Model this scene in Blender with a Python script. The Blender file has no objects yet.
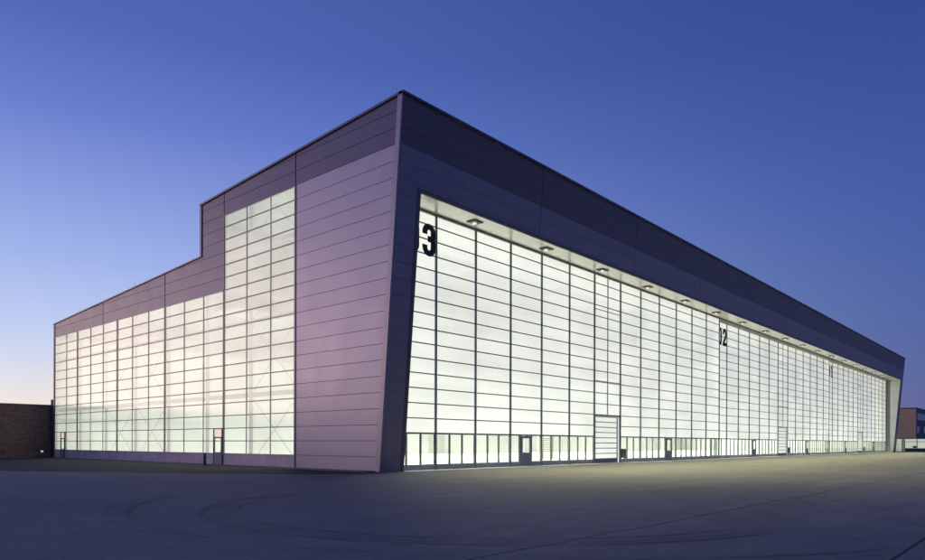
import bpy, math, random
from mathutils import Vector
random.seed(7)
R = math.radians
scene = bpy.context.scene
COL = scene.collection

# ------------------------------------------------------------------ helpers
def tag(o, label=None, cat=None, group=None, kind=None):
    if label: o['label'] = label
    if cat: o['category'] = cat
    if group: o['group'] = group
    if kind: o['kind'] = kind
    return o

def empty(name, loc=(0, 0, 0), parent=None):
    o = bpy.data.objects.new(name, None)
    COL.objects.link(o)
    o.location = loc
    o.empty_display_size = .3
    if parent: o.parent = parent
    return o

class MB:
    """collects geometry, build() links it as one mesh object"""
    def __init__(s): s.v = []; s.f = []; s.nsheet = 0
    def raw(s, vs, fs):
        n = len(s.v); s.v += [tuple(v) for v in vs]; s.f += [tuple(n + i for i in f) for f in fs]
        return s
    def box(s, x0, x1, y0, y1, z0, z1):
        vs = [(x, y, z) for z in (z0, z1) for y in (y0, y1) for x in (x0, x1)]
        return s.raw(vs, [(0, 2, 3, 1), (4, 5, 7, 6), (0, 1, 5, 4), (2, 6, 7, 3), (0, 4, 6, 2), (1, 3, 7, 5)])
    def prism(s, pts, mp, d0, d1):
        """pts: 2-D outline, mp(s,t,d) -> 3-D"""
        n = len(pts)
        vs = [mp(p[0], p[1], d0) for p in pts] + [mp(p[0], p[1], d1) for p in pts]
        fs = [tuple(range(n))[::-1], tuple(range(n, 2 * n))] + [(i, (i + 1) % n, n + (i + 1) % n, n + i) for i in range(n)]
        return s.raw(vs, fs)
    def rod(s, p, q, r, n=8, r2=None):
        p = Vector(p); q = Vector(q); d = (q - p).normalized()
        u = d.orthogonal().normalized(); w = d.cross(u); r2 = r if r2 is None else r2
        vs = []
        for (c, rr) in ((p, r), (q, r2)):
            for i in range(n):
                t = 2 * math.pi * i / n
                vs.append(c + u * rr * math.cos(t) + w * rr * math.sin(t))
        fs = [(i, (i + 1) % n, n + (i + 1) % n, n + i) for i in range(n)] + [tuple(range(n))[::-1], tuple(range(n, 2 * n))]
        return s.raw(vs, fs)
    def sheet(s, p0, p1, p2, p3):
        s.nsheet += 1
        return s.raw([p0, p1, p2, p3], [(0, 1, 2, 3)])
    def build(s, name, m, parent=None, bevel=0):
        me = bpy.data.meshes.new(name); me.from_pydata(s.v, [], s.f); me.update()
        if len(s.f) != s.nsheet:
            import bmesh
            bm = bmesh.new(); bm.from_mesh(me); bmesh.ops.recalc_face_normals(bm, faces=bm.faces); bm.to_mesh(me); bm.free()
        me.materials.append(m)
        o = bpy.data.objects.new(name, me); COL.objects.link(o)
        if parent: o.parent = parent
        if bevel:
            b = o.modifiers.new('bevel', 'BEVEL'); b.width = bevel; b.segments = 2; b.limit_method = 'ANGLE'
        return o

def clip(poly, a, b, c):
    """keep a*x+b*y<=c"""
    out = []
    for i in range(len(poly)):
        p, q = poly[i], poly[(i + 1) % len(poly)]
        dp = a * p[0] + b * p[1] - c; dq = a * q[0] + b * q[1] - c
        if dp <= 0: out.append(p)
        if dp * dq < 0:
            t = dp / (dp - dq); out.append((p[0] + t * (q[0] - p[0]), p[1] + t * (q[1] - p[1])))
    return out

def area2(poly):
    return abs(sum(poly[i][0] * poly[(i + 1) % len(poly)][1] - poly[(i + 1) % len(poly)][0] * poly[i][1] for i in range(len(poly)))) / 2

def cells(poly, xc, yc, gx, gy):
    out = []
    for i in range(len(xc) - 1):
        for j in range(len(yc) - 1):
            p = clip(poly, -1, 0, -(xc[i] + gx / 2)); p = clip(p, 1, 0, xc[i + 1] - gx / 2) if p else p
            p = clip(p, 0, -1, -(yc[j] + gy / 2)) if p else p
            p = clip(p, 0, 1, yc[j + 1] - gy / 2) if p else p
            if len(p) >= 3 and area2(p) > .01: out.append(p)
    return out

# ------------------------------------------------------------------ materials
def newmat(name):
    m = bpy.data.materials.new(name); m.use_nodes = True
    nt = m.node_tree; nt.nodes.clear()
    out = nt.nodes.new('ShaderNodeOutputMaterial')
    return m, nt, out
def N(nt, t, **kw):
    n = nt.nodes.new(t)
    for k, v in kw.items():
        if k.startswith('i_'): n.inputs[k[2:].replace('_', ' ')].default_value = v
        else: setattr(n, k, v)
    return n
def L(nt, a, b): nt.links.new(a, b)
def math_(nt, op, a, b=None, c=None):
    n = nt.nodes.new('ShaderNodeMath'); n.operation = op
    for i, v in enumerate((a, b, c)):
        if v is None: continue
        if isinstance(v, (int, float)): n.inputs[i].default_value = v
        else: nt.links.new(v, n.inputs[i])
    return n.outputs[0]

def plain(name, col, rough=.5, metal=0., var=.12, scale=1.5, bump=.0, bscale=30, spec=.5):
    m, nt, out = newmat(name)
    p = N(nt, 'ShaderNodeBsdfPrincipled')
    p.inputs['Roughness'].default_value = rough; p.inputs['Metallic'].default_value = metal
    p.inputs['Specular IOR Level'].default_value = spec
    tc = N(nt, 'ShaderNodeTexCoord')
    no = N(nt, 'ShaderNodeTexNoise'); no.inputs['Scale'].default_value = scale; no.inputs['Detail'].default_value = 5
    L(nt, tc.outputs['Object'], no.inputs['Vector'])
    mr = N(nt, 'ShaderNodeMapRange'); mr.inputs['From Min'].default_value = .3; mr.inputs['From Max'].default_value = .7
    mr.inputs['To Min'].default_value = 1 - var; mr.inputs['To Max'].default_value = 1 + var
    L(nt, no.outputs['Fac'], mr.inputs['Value'])
    mx = N(nt, 'ShaderNodeVectorMath', operation='SCALE'); mx.inputs[0].default_value = col
    L(nt, mr.outputs[0], mx.inputs['Scale']); L(nt, mx.outputs[0], p.inputs['Base Color'])
    if bump:
        nb = N(nt, 'ShaderNodeTexNoise'); nb.inputs['Scale'].default_value = bscale
        L(nt, tc.outputs['Object'], nb.inputs['Vector'])
        b = N(nt, 'ShaderNodeBump'); b.inputs['Strength'].default_value = bump; b.inputs['Distance'].default_value = .01
        L(nt, nb.outputs['Fac'], b.inputs['Height']); L(nt, b.outputs[0], p.inputs['Normal'])
    L(nt, p.outputs[0], out.inputs[0])
    return m

def cladding(name, col, rough=.36, metal=.55):
    """coated metal sheet: every panel a hair different, faint grime and oil-canning"""
    m, nt, out = newmat(name)
    p = N(nt, 'ShaderNodeBsdfPrincipled'); p.inputs['Metallic'].default_value = metal
    tc = N(nt, 'ShaderNodeTexCoord'); sp = N(nt, 'ShaderNodeSeparateXYZ'); L(nt, tc.outputs['Object'], sp.inputs[0])
    zc = math_(nt, 'FLOOR', math_(nt, 'DIVIDE', math_(nt, 'SUBTRACT', sp.outputs[2], .896), .9416))
    hx = math_(nt, 'FLOOR', math_(nt, 'DIVIDE', math_(nt, 'ADD', sp.outputs[0], sp.outputs[1]), 14.4))
    cb = N(nt, 'ShaderNodeCombineXYZ'); L(nt, zc, cb.inputs[0]); L(nt, hx, cb.inputs[1])
    wn = N(nt, 'ShaderNodeTexWhiteNoise'); L(nt, cb.outputs[0], wn.inputs['Vector'])
    no = N(nt, 'ShaderNodeTexNoise'); no.inputs['Scale'].default_value = .55; no.inputs['Detail'].default_value = 6
    L(nt, tc.outputs['Object'], no.inputs['Vector'])
    k = math_(nt, 'MULTIPLY_ADD', wn.outputs['Value'], .07, .93)
    k = math_(nt, 'MULTIPLY', k, math_(nt, 'MULTIPLY_ADD', no.outputs['Fac'], .22, .89))
    mx = N(nt, 'ShaderNodeVectorMath', operation='SCALE'); mx.inputs[0].default_value = col
    L(nt, k, mx.inputs['Scale']); L(nt, mx.outputs[0], p.inputs['Base Color'])
    L(nt, math_(nt, 'MULTIPLY_ADD', no.outputs['Fac'], .14, rough - .07), p.inputs['Roughness'])
    nb = N(nt, 'ShaderNodeTexNoise'); nb.inputs['Scale'].default_value = 1.1
    L(nt, tc.outputs['Object'], nb.inputs['Vector'])
    b = N(nt, 'ShaderNodeBump'); b.inputs['Strength'].default_value = .25; b.inputs['Distance'].default_value = .02
    L(nt, nb.outputs['Fac'], b.inputs['Height']); L(nt, b.outputs[0], p.inputs['Normal'])
    L(nt, p.outputs[0], out.inputs[0])
    return m

def backlit(name, col, strength, see=.33, gloss_rough=.12, px=3.154, axis=1, off=0., refl=1.0):
    """translucent polycarbonate sheet lit from behind: glows, blurs what stands behind, mirrors the sky at a slant"""
    m, nt, out = newmat(name)
    tc = N(nt, 'ShaderNodeTexCoord'); sp = N(nt, 'ShaderNodeSeparateXYZ'); L(nt, tc.outputs['Object'], sp.inputs[0])
    zc = math_(nt, 'FLOOR', math_(nt, 'DIVIDE', math_(nt, 'SUBTRACT', sp.outputs[2], .896), .9416))
    hx = math_(nt, 'FLOOR', math_(nt, 'DIVIDE', math_(nt, 'SUBTRACT', sp.outputs[axis], off), px))
    cb = N(nt, 'ShaderNodeCombineXYZ'); L(nt, zc, cb.inputs[0]); L(nt, hx, cb.inputs[1])
    wn = N(nt, 'ShaderNodeTexWhiteNoise'); L(nt, cb.outputs[0], wn.inputs['Vector'])
    no = N(nt, 'ShaderNodeTexNoise'); no.inputs['Scale'].default_value = .16; no.inputs['Detail'].default_value = 3
    L(nt, tc.outputs['Object'], no.inputs['Vector'])
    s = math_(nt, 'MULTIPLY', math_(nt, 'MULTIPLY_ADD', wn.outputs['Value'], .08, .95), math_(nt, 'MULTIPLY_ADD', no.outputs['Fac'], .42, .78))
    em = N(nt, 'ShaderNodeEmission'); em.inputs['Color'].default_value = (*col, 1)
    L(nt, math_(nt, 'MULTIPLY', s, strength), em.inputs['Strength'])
    rf = N(nt, 'ShaderNodeBsdfRefraction'); rf.inputs['IOR'].default_value = 1.15; rf.inputs['Roughness'].default_value = .27
    rf.inputs['Color'].default_value = (.96, .98, .93, 1)
    tr = N(nt, 'ShaderNodeBsdfTransparent')
    m0 = N(nt, 'ShaderNodeMixShader'); m0.inputs[0].default_value = .12; L(nt, rf.outputs[0], m0.inputs[1]); L(nt, tr.outputs[0], m0.inputs[2])
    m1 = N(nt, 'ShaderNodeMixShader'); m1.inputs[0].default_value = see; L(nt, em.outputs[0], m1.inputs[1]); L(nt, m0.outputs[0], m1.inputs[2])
    gl = N(nt, 'ShaderNodeBsdfGlossy'); gl.inputs['Roughness'].default_value = gloss_rough
    fr = N(nt, 'ShaderNodeFresnel'); fr.inputs['IOR'].default_value = 1.5
    m2 = N(nt, 'ShaderNodeMixShader'); L(nt, math_(nt, 'MULTIPLY', fr.outputs[0], refl), m2.inputs[0])
    L(nt, m1.outputs[0], m2.inputs[1]); L(nt, gl.outputs[0], m2.inputs[2])
    L(nt, m2.outputs[0], out.inputs[0])
    return m

def glassmat(name, tint=(.93, .98, .96)):
    m, nt, out = newmat(name)
    tr = N(nt, 'ShaderNodeBsdfTransparent'); tr.inputs['Color'].default_value = (*tint, 1)
    gl = N(nt, 'ShaderNodeBsdfGlossy'); gl.inputs['Roughness'].default_value = .02
    fr = N(nt, 'ShaderNodeFresnel'); fr.inputs['IOR'].default_value = 1.5
    mx = N(nt, 'ShaderNodeMixShader'); L(nt, fr.outputs[0], mx.inputs[0]); L(nt, tr.outputs[0], mx.inputs[1]); L(nt, gl.outputs[0], mx.inputs[2])
    L(nt, mx.outputs[0], out.inputs[0]); return m

def lamp(name, col, s):
    m, nt, out = newmat(name)
    e = N(nt, 'ShaderNodeEmission'); e.inputs['Color'].default_value = (*col, 1); e.inputs['Strength'].default_value = s
    L(nt, e.outputs[0], out.inputs[0]); return m

def brickmat(name, c1, c2, mortar, axis):
    m, nt, out = newmat(name)
    p = N(nt, 'ShaderNodeBsdfPrincipled'); p.inputs['Roughness'].default_value = .85
    tc = N(nt, 'ShaderNodeTexCoord'); sp = N(nt, 'ShaderNodeSeparateXYZ'); L(nt, tc.outputs['Object'], sp.inputs[0])
    cb = N(nt, 'ShaderNodeCombineXYZ'); L(nt, math_(nt, 'ADD', sp.outputs[0], sp.outputs[1]), cb.inputs[0]); L(nt, sp.outputs[2], cb.inputs[1])
    br = N(nt, 'ShaderNodeTexBrick')
    br.inputs['Color1'].default_value = (*c1, 1); br.inputs['Color2'].default_value = (*c2, 1); br.inputs['Mortar'].default_value = (*mortar, 1)
    br.inputs['Scale'].default_value = 1; br.inputs['Brick Width'].default_value = .36; br.inputs['Row Height'].default_value = .14
    br.inputs['Mortar Size'].default_value = .014; br.inputs['Bias'].default_value = -.1
    L(nt, cb.outputs[0], br.inputs['Vector'])
    no = N(nt, 'ShaderNodeTexNoise'); no.inputs['Scale'].default_value = 2.2; no.inputs['Detail'].default_value = 8; no.inputs['Roughness'].default_value = .7
    L(nt, tc.outputs['Object'], no.inputs['Vector'])
    sc = N(nt, 'ShaderNodeVectorMath', operation='SCALE'); L(nt, br.outputs['Color'], sc.inputs[0])
    L(nt, math_(nt, 'MULTIPLY_ADD', no.outputs['Fac'], 1.3, .35), sc.inputs['Scale'])
    L(nt, sc.outputs[0], p.inputs['Base Color']); L(nt, p.outputs[0], out.inputs[0]); return m

CREAM = (.93, 1.0, .80)
M = {}
M['clad'] = cladding('pale metal cladding', (.365, .345, .44), .42, .50)
M['clad_dark'] = cladding('dark metal cladding', (.128, .118, .18), .4, .45)
M['front'] = cladding('front metal cladding', (.27, .24, .275), rough=.45, metal=.35)
M['front_dark'] = cladding('front dark metal cladding', (.155, .125, .125), rough=.45, metal=.35)
M['backing'] = plain('joint shadow gap', (.03, .03, .035), .8)
M['trim'] = plain('corner trim', (.33, .30, .35), .42, .45, .05)
M['capm'] = plain('parapet cap', (.13, .125, .16), .4, .5, .05)
M['frame'] = plain('grey steel door frame', (.27, .285, .26), .6, 0, .1)
M['frame_side'] = plain('brown grey window frame', (.42, .33, .31), .5, .1, .1)
M['mullion_soft'] = plain('pale window mullion', (.58, .50, .48), .5, 0, .06)
M['kick'] = plain('lightened grey kick panel', (.40, .42, .42), .55, 0, .12, .8)  # lighter than the frame: lamplight from the apron put into its colour
M['transom'] = backlit('warm lit transom glass', (1, .80, .66), .95, .1, px=90)
M['plinth'] = plain('pale plinth', (.66, .52, .54), .6, .1, .14, .8)
M['soffit'] = plain('cream soffit panel', (.88, .88, .76), .28, .35, .05)
M['cream'] = plain('cream jamb lining', (.86, .86, .74), .32, .3, .06)
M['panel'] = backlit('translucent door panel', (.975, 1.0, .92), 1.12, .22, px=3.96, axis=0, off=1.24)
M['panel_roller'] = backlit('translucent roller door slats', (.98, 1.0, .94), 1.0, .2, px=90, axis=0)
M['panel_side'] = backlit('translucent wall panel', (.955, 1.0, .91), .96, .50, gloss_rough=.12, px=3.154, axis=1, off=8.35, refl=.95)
M['glass'] = glassmat('clear glass')
M['black'] = plain('black paint', (.012, .012, .014), .6)
M['white_in'] = plain('white interior wall', (.78, .80, .76), .7, 0, .06, .3)
M['floor_in'] = plain('pale epoxy hangar floor', (.62, .64, .60), .35, 0, .08, .3)
M['steel'] = plain('grey steel structure', (.17, .165, .18), .5, .2, .1)
M['lampdark'] = plain('black lamp housing', (.02, .02, .02), .5)
M['lampref'] = lamp('lit lamp reflector', (1, .98, .85), .9)
M['glow'] = lamp('lit pavilion ceiling', (1.0, 1.0, .90), 1.9)
M['brick_dark'] = brickmat('dark brown brick', (.34, .19, .12), (.17, .10, .07), (.30, .25, .20), 0)
M['brick_far'] = brickmat('brown brick', (.62, .43, .22), (.48, .33, .18), (.58, .48, .34), 1)
M['roofing'] = plain('roof felt', (.06, .06, .065), .9)
M['dark_panel'] = plain('dark facade panel', (.05, .05, .07), .5)
M['tinted'] = plain('unlit window pane', (.22, .25, .26), .12, .3, .1)
M['leaf'] = plain('dark foliage', (.035, .045, .025), .9, 0, .4, 3)
M['yellow'] = plain('yellow equipment paint', (.60, .55, .35), .5)
M['green_eq'] = plain('dark green equipment paint', (.03, .07, .05), .5)
M['blue_eq'] = plain('blue locker paint', (.35, .42, .50), .5)
M['rubber'] = plain('black rubber', (.015, .015, .015), .85)
M['doorleaf'] = plain('slate grey door paint', (.30, .30, .32), .5, 0, .06)

# ------------------------------------------------------------------ world (dusk sky)
world = bpy.data.worlds.new('World'); scene.world = world; world.use_nodes = True
nt = world.node_tree; nt.nodes.clear()
wo = N(nt, 'ShaderNodeOutputWorld'); bg = N(nt, 'ShaderNodeBackground')
FWD = math.atan2(.6601907859, .7510979471)
SUNAZ = FWD + R(80)                       # afterglow, left of the frame
tc = N(nt, 'ShaderNodeTexCoord'); sp = N(nt, 'ShaderNodeSeparateXYZ'); L(nt, tc.outputs['Generated'], sp.inputs[0])
el = math_(nt, 'DIVIDE', math_(nt, 'ARCSINE', sp.outputs[2]), math.pi / 2)
hl = math_(nt, 'SQRT', math_(nt, 'ADD', math_(nt, 'POWER', sp.outputs[0], 2.), math_(nt, 'ADD', math_(nt, 'POWER', sp.outputs[1], 2.), 1e-5)))
dt = math_(nt, 'ADD', math_(nt, 'MULTIPLY', sp.outputs[0], math.cos(SUNAZ)), math_(nt, 'MULTIPLY', sp.outputs[1], math.sin(SUNAZ)))
az = math_(nt, 'DIVIDE', dt, hl)
def lin(c): return tuple(((x / 255) / 12.92 if x / 255 < .04045 else ((x / 255 + .055) / 1.055) ** 2.4) for x in c)
def ramp(stops):
    r = N(nt, 'ShaderNodeValToRGB'); cr = r.color_ramp; cr.interpolation = 'LINEAR'
    while len(cr.elements) > 1: cr.elements.remove(cr.elements[-1])
    cr.elements[0].position = 0; cr.elements[0].color = (*lin(stops[0][1]), 1)
    for d, c in stops[1:]:
        e = cr.elements.new(d / 90); e.color = (*lin(c), 1)
    L(nt, el, r.inputs[0]); return r.outputs[0]
rA = ramp([(0, (94, 92, 146)), (4, (84, 98, 156)), (9, (76, 98, 162)), (17, (64, 90, 163)), (28, (52, 76, 150)), (45, (38, 58, 124)), (90, (26, 38, 90))])
rB = ramp([(0, (250, 232, 212)), (3, (239, 231, 224)), (5, (220, 223, 236)), (8, (195, 208, 242)), (13, (163, 182, 236)), (18, (136, 155, 222)), (23, (105, 127, 205)), (28.5, (82, 105, 182)), (45, (58, 80, 152)), (90, (28, 40, 94))])
rC = ramp([(0, (255, 214, 192)), (4, (255, 214, 204)), (8, (238, 204, 212)), (14, (196, 180, 224)), (22, (142, 146, 212)), (34, (94, 106, 188)), (55, (52, 68, 136)), (90, (28, 40, 94))])
mr1 = N(nt, 'ShaderNodeMapRange', interpolation_type='SMOOTHSTEP'); mr1.inputs['From Min'].default_value = -.55; mr1.inputs['From Max'].default_value = .72; L(nt, az, mr1.inputs['Value'])
mr2 = N(nt, 'ShaderNodeMapRange', interpolation_type='SMOOTHSTEP'); mr2.inputs['From Min'].default_value = .68; mr2.inputs['From Max'].default_value = .98; L(nt, az, mr2.inputs['Value'])
x1 = N(nt, 'ShaderNodeMix', data_type='RGBA'); L(nt, mr1.outputs[0], x1.inputs[0]); L(nt, rA, x1.inputs[6]); L(nt, rB, x1.inputs[7])
x2 = N(nt, 'ShaderNodeMix', data_type='RGBA'); L(nt, mr2.outputs[0], x2.inputs[0]); L(nt, x1.outputs[2], x2.inputs[6]); L(nt, rC, x2.inputs[7])
sky = N(nt, 'ShaderNodeTexSky', sky_type='NISHITA'); sky.sun_disc = False
sky.sun_elevation = R(-1.5); sky.sun_rotation = math.pi / 2 - SUNAZ; sky.ozone_density = 3.0
sk = N(nt, 'ShaderNodeVectorMath', operation='SCALE'); L(nt, sky.outputs[0], sk.inputs[0]); sk.inputs['Scale'].default_value = .01
ad = N(nt, 'ShaderNodeVectorMath', operation='ADD'); L(nt, x2.outputs[2], ad.inputs[0]); L(nt, sk.outputs[0], ad.inputs[1])
L(nt, ad.outputs[0], bg.inputs['Color']); bg.inputs['Strength'].default_value = 1.0
L(nt, bg.outputs[0], wo.inputs[0])

sd = bpy.data.lights.new('afterglow_sun', 'SUN'); sd.energy = .55; sd.angle = R(25); sd.color = (1, .72, .62)
so = bpy.data.objects.new('afterglow_sun', sd); COL.objects.link(so)
dirv = Vector((math.cos(SUNAZ) * math.cos(R(4)), math.sin(SUNAZ) * math.cos(R(4)), math.sin(R(4))))
so.rotation_euler = dirv.to_track_quat('Z', 'Y').to_euler(); so.location = dirv * 300

# ------------------------------------------------------------------ camera
cd = bpy.data.cameras.new('camera'); cam = bpy.data.objects.new('camera', cd); COL.objects.link(cam)
CAM = Vector((-27.0254, -30.1461, 1.7))
cam.location = CAM
cd.sensor_width = 36; cd.lens = 688.84 / 925 * 36
cd.shift_y = (443.40 - 280) / 925; cd.clip_end = 5000; cd.clip_start = .1
cam.rotation_mode = 'XYZ'
import mathutils
q = mathutils.Euler((math.pi / 2, 0, FWD - math.pi / 2)).to_matrix() @ mathutils.Matrix.Rotation(.0028, 3, 'Z')
cam.rotation_euler = q.to_euler()
scene.camera = cam
scene.view_settings.view_transform = 'Standard'; scene.view_settings.look = 'None'
scene.view_settings.exposure = 0; scene.view_settings.gamma = 1

LAMPW = 3700
# ------------------------------------------------------------------ hangar dimensions
Z0, RP = .896, .9416
ROW = [Z0 + i * RP for i in range(24)]
H = 21.47; OV = 1.8315; K = OV / H
BE = [8.35, 11.27, 14.32, 17.42, 20.5, 23.61, 26.92, 30.03, 33.25, 36.47, 39.75, 42.81, 46.19, 49.25, 52.65]
STEP = 20.85; BEND = 52.65; AEND = 159.8
def up(b): return 21.47 - .0551 * (b + OV)
def lo(b): return 16.19 - .0532 * (b - STEP)
side = lambda s, t, d: (-d, s, t)
th = math.atan(K)
slant = lambda s, t, d: (s, -K * t - d * math.cos(th), t - d * math.sin(th))

hangar = empty('hangar')
tag(hangar, 'huge purple-grey metal clad aircraft hangar with glowing translucent sliding doors and stepped roofline', 'hangar')

# --- side wall
mb = MB()
mb.prism([(0.02, 0), (8.35, 0), (8.35, up(8.35) - .02), (-OV + .02, H - .02)], side, -.3, -.002)
mb.prism([(8.35, ROW[19]), (17.42, ROW[19]), (17.42, up(17.42) - .02), (8.35, up(8.35) - .02)], side, -.3, -.002)
mb.prism([(17.42, ROW[13]), (STEP, ROW[13]), (STEP, up(STEP) - .02), (17.42, up(17.42) - .02)], side, -.3, -.002)
mb.prism([(STEP, ROW[13]), (BEND, ROW[13]), (BEND, lo(BEND) - .02), (STEP, lo(STEP) - .02)], side, -.3, -.002)
mb.prism([(8.35, 0), (BEND, 0), (BEND, ROW[0]), (8.35, ROW[0])], side, -.3, -.002)
backing = mb.build('wall_backing', M['backing'], hangar)
rows = [-.1] + ROW[:24]
lean = lambda z: -K * z
low = [(lean(0) + .33, 0), (8.35, 0), (8.35, ROW[19]), (lean(ROW[19]) + .33, ROW[19])]
mb = MB()
for p in cells(low, [-5, 8.37], rows, .06, .028): mb.prism(p, side, 0, .05)
w = mb.build('side_wall', M['clad'], hangar); w['label'] = 'pale purple-grey horizontal metal panels beside the corner'
mb = MB()
hi = [(lean(ROW[19]) + .33, ROW[19]), (8.35, ROW[19]), (8.35, up(8.35)), (lean(H) + .33, H - .02)]
for p in cells(hi, [-5, 8.35], rows, .10, .028): mb.prism(p, side, 0, .05)
a2 = [(8.35, ROW[19]), (17.42, ROW[19]), (17.42, up(17.42)), (8.35, up(8.35))]
for p in cells(a2, [8.35, 17.42], rows, .10, .028): mb.prism(p, side, 0, .05)
a3 = [(17.42, ROW[13]), (STEP, ROW[13]), (STEP, up(STEP)), (17.42, up(17.42))]
for p in cells(a3, [17.42, 30], rows, .10, .028): mb.prism(p, side, 0, .05)
a4 = [(STEP, ROW[13]), (BEND, ROW[13]), (BEND, lo(BEND)), (STEP, lo(STEP))]
for i, p in enumerate(cells(a4, [STEP - 1, 26.92, 39.75, 60], rows, .13, .028)): mb.prism(p, side, 0, .05)
w = mb.build('upper_wall', M['clad_dark'], hangar); w['label'] = 'dark metal panels above the side windows, stepping down to the low roof'
mb = MB()
for i in range(0, 14, 3):
    b0 = BE[i] + .03; b1 = BE[min(i + 3, 14)] - .03
    segs = [(b0, b1)]
    if i == 3: segs = [(17.45, 17.5), (18.86, b1)]
    for s0, s1 in segs: mb.box(-.05, 0, s0, s1, 0.02, ROW[0] - .05)
mb.box(-.09, 0, 8.35, 17.47, ROW[0] - .045, ROW[0] + .03); mb.box(-.09, 0, 18.88, BEND, ROW[0] - .045, ROW[0] + .03)
mb.build('plinth', M['plinth'], hangar)
mb = MB()
mb.prism([(-.06, 0), (.30, 0), (lean(H) + .30, H), (lean(H) - .06, H)], side, 0, .12)
t = mb.build('corner_trim', M['trim'], hangar)
mb = MB()
mb.box(-.10, 0, BEND - .06, BEND + .25, 0, lo(BEND) - .02)
mb.box(-.09, 0, 8.29, 8.41, 0, ROW[19])
mb.box(-.09, .0, 17.36, 17.48, ROW[13], ROW[19])
mb.box(-.12, .0, STEP - .15, STEP + .12, lo(STEP), up(STEP) - .03)
mb.box(-.09, .0, 8.41, 17.36, ROW[19] - .06, ROW[19] + .02)
mb.box(-.09, .0, 17.48, BEND - .06, ROW[13] - .04, ROW[13] + .02)
mb.build('edge_trim', M['capm'], hangar)
# caps
mb = MB()
def capline(p, q, w=.26, h=.14):
    p = Vector(p); q = Vector(q); d = (q - p).normalized(); n = d.cross(Vector((0, 0, 1))).normalized() * w
    vs = []
    for c in (p, q):
        for s in (-1, 1):
            for zz in (0, h): vs.append(c + n * s + Vector((0, 0, zz)))
    mb.raw(vs, [(0, 1, 3, 2), (4, 6, 7, 5), (0, 4, 5, 1), (2, 3, 7, 6), (1, 5, 7, 3), (0, 2, 6, 4)])
capline((.1, -OV - .1, H), (.1, STEP + .1, up(STEP + .1)))
capline((.1, STEP + .12, lo(STEP)), (.1, BEND + .28, lo(BEND)), .24, .10)
capline((-.16, -OV, H + .003), (AEND + .1, -OV, H + .003), .20, .13)
mb.build('parapet_cap', M['capm'], hangar)

# --- slanted front portal
OPT = 16.50; LEG = 1.84; RLEG = 157.0
mb = MB()
mb.prism([(0.02, 0), (LEG - .02, 0), (LEG - .02, OPT + .02), (.02, OPT + .02)], slant, -.35, -.002)
mb.prism([(.02, OPT + .02), (AEND - .02, OPT + .02), (AEND - .02, H - .02), (.02, H - .02)], slant, -.30, -.002)
mb.prism([(RLEG + .02, 0), (AEND - .02, 0), (AEND - .02, OPT + .02), (RLEG + .02, OPT + .02)], slant, -.35, -.002)
mb.build('portal_backing', M['backing'], hangar)
joints = [0.0] + [13.9 + 14.35 * i for i in range(11)]
joints = [j for j in joints if j < AEND - 2] + [AEND]
mb = MB()
for p in cells([(.03, 0), (LEG - .30, 0), (LEG - .30, OPT), (.03, OPT)], [0, LEG], rows, .01, .016): mb.prism(p, slant, 0, .05)
for p in cells([(0.03, OPT), (AEND, OPT), (AEND, ROW[19]), (0.03, ROW[19])], joints, [OPT - .02] + ROW[17:20], .05, .014): mb.prism(p, slant, 0, .05)
for p in cells([(RLEG + .30, 0), (AEND, 0), (AEND, OPT), (RLEG + .30, OPT)], [RLEG, AEND], rows, .01, .03): mb.prism(p, slant, 0, .05)
w = mb.build('front_portal', M['front'], hangar); w['label'] = 'slanted dark blue-grey leg and beam panels framing the doors'
mb = MB()
for p in cells([(0.03, ROW[19]), (AEND, ROW[19]), (AEND, H), (0.03, H)], joints, ROW[19:24], .05, .014): mb.prism(p, slant, 0, .05)
w = mb.build('fascia_band', M['front_dark'], hangar); w['label'] = 'darkest band of panels along the top of the front'
mb = MB()
mb.prism([(LEG - .28, 0), (LEG, 0), (LEG, OPT - .003), (LEG - .28, OPT - .003)], slant, 0, .07)
mb.prism([(RLEG, 0), (RLEG + .28, 0), (RLEG + .28, OPT - .003), (RLEG, OPT - .003)], slant, 0, .07)
mb.prism([(LEG - .28, OPT), (RLEG + .28, OPT), (RLEG + .28, OPT + .20), (LEG - .28, OPT + .20)], slant, .051, .08)
mb.build('opening_trim', M['front_dark'], hangar)
# soffit and jamb linings
SB = .40
mb = MB()
f0 = -K * OPT + .01
n = 0
xs = [LEG + .003]
while xs[-1] < RLEG - 4.2: xs.append(xs[-1] + 4.18)
xs.append(RLEG - .003)
for i in range(len(xs) - 1): mb.box(xs[i] + .012, xs[i + 1] - .012, f0, SB, OPT - .055, OPT - .01)
mb.build('soffit', M['soffit'], hangar)
mb = MB()
mb.raw([(RLEG - .02, .60, 0), (RLEG - .02, -.0, 0), (RLEG - .02, -K * OPT, OPT - .06), (RLEG - .02, .60, OPT - .06),
        (RLEG + .3, .60, 0), (RLEG + .3, -.0, 0), (RLEG + .3, -K * OPT, OPT - .06), (RLEG + .3, .60, OPT - .06)],
       [(0, 1, 2, 3), (4, 7, 6, 5), (0, 4, 5, 1), (1, 5, 6, 2), (2, 6, 7, 3), (0, 3, 7, 4)])
mb.build('jamb_lining', M['cream'], hangar)
mb = MB()
mb.raw([(LEG + .02, .36, 0), (LEG + .02, .0, 0), (LEG + .02, -K * OPT, OPT - .06), (LEG + .02, .36, OPT - .06),
        (LEG - .2, .36, 0), (LEG - .2, .0, 0), (LEG - .2, -K * OPT, OPT - .06), (LEG - .2, .36, OPT - .06)],
       [(0, 1, 2, 3), (4, 7, 6, 5), (0, 4, 5, 1), (1, 5, 6, 2), (2, 6, 7, 3), (0, 3, 7, 4)])
mb.build('inner_jamb', M['cream'], hangar)
mb = MB()
mb.box(LEG - 1.5, RLEG + 1.5, SB, 1.7, OPT - .18, OPT + .35)
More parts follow.
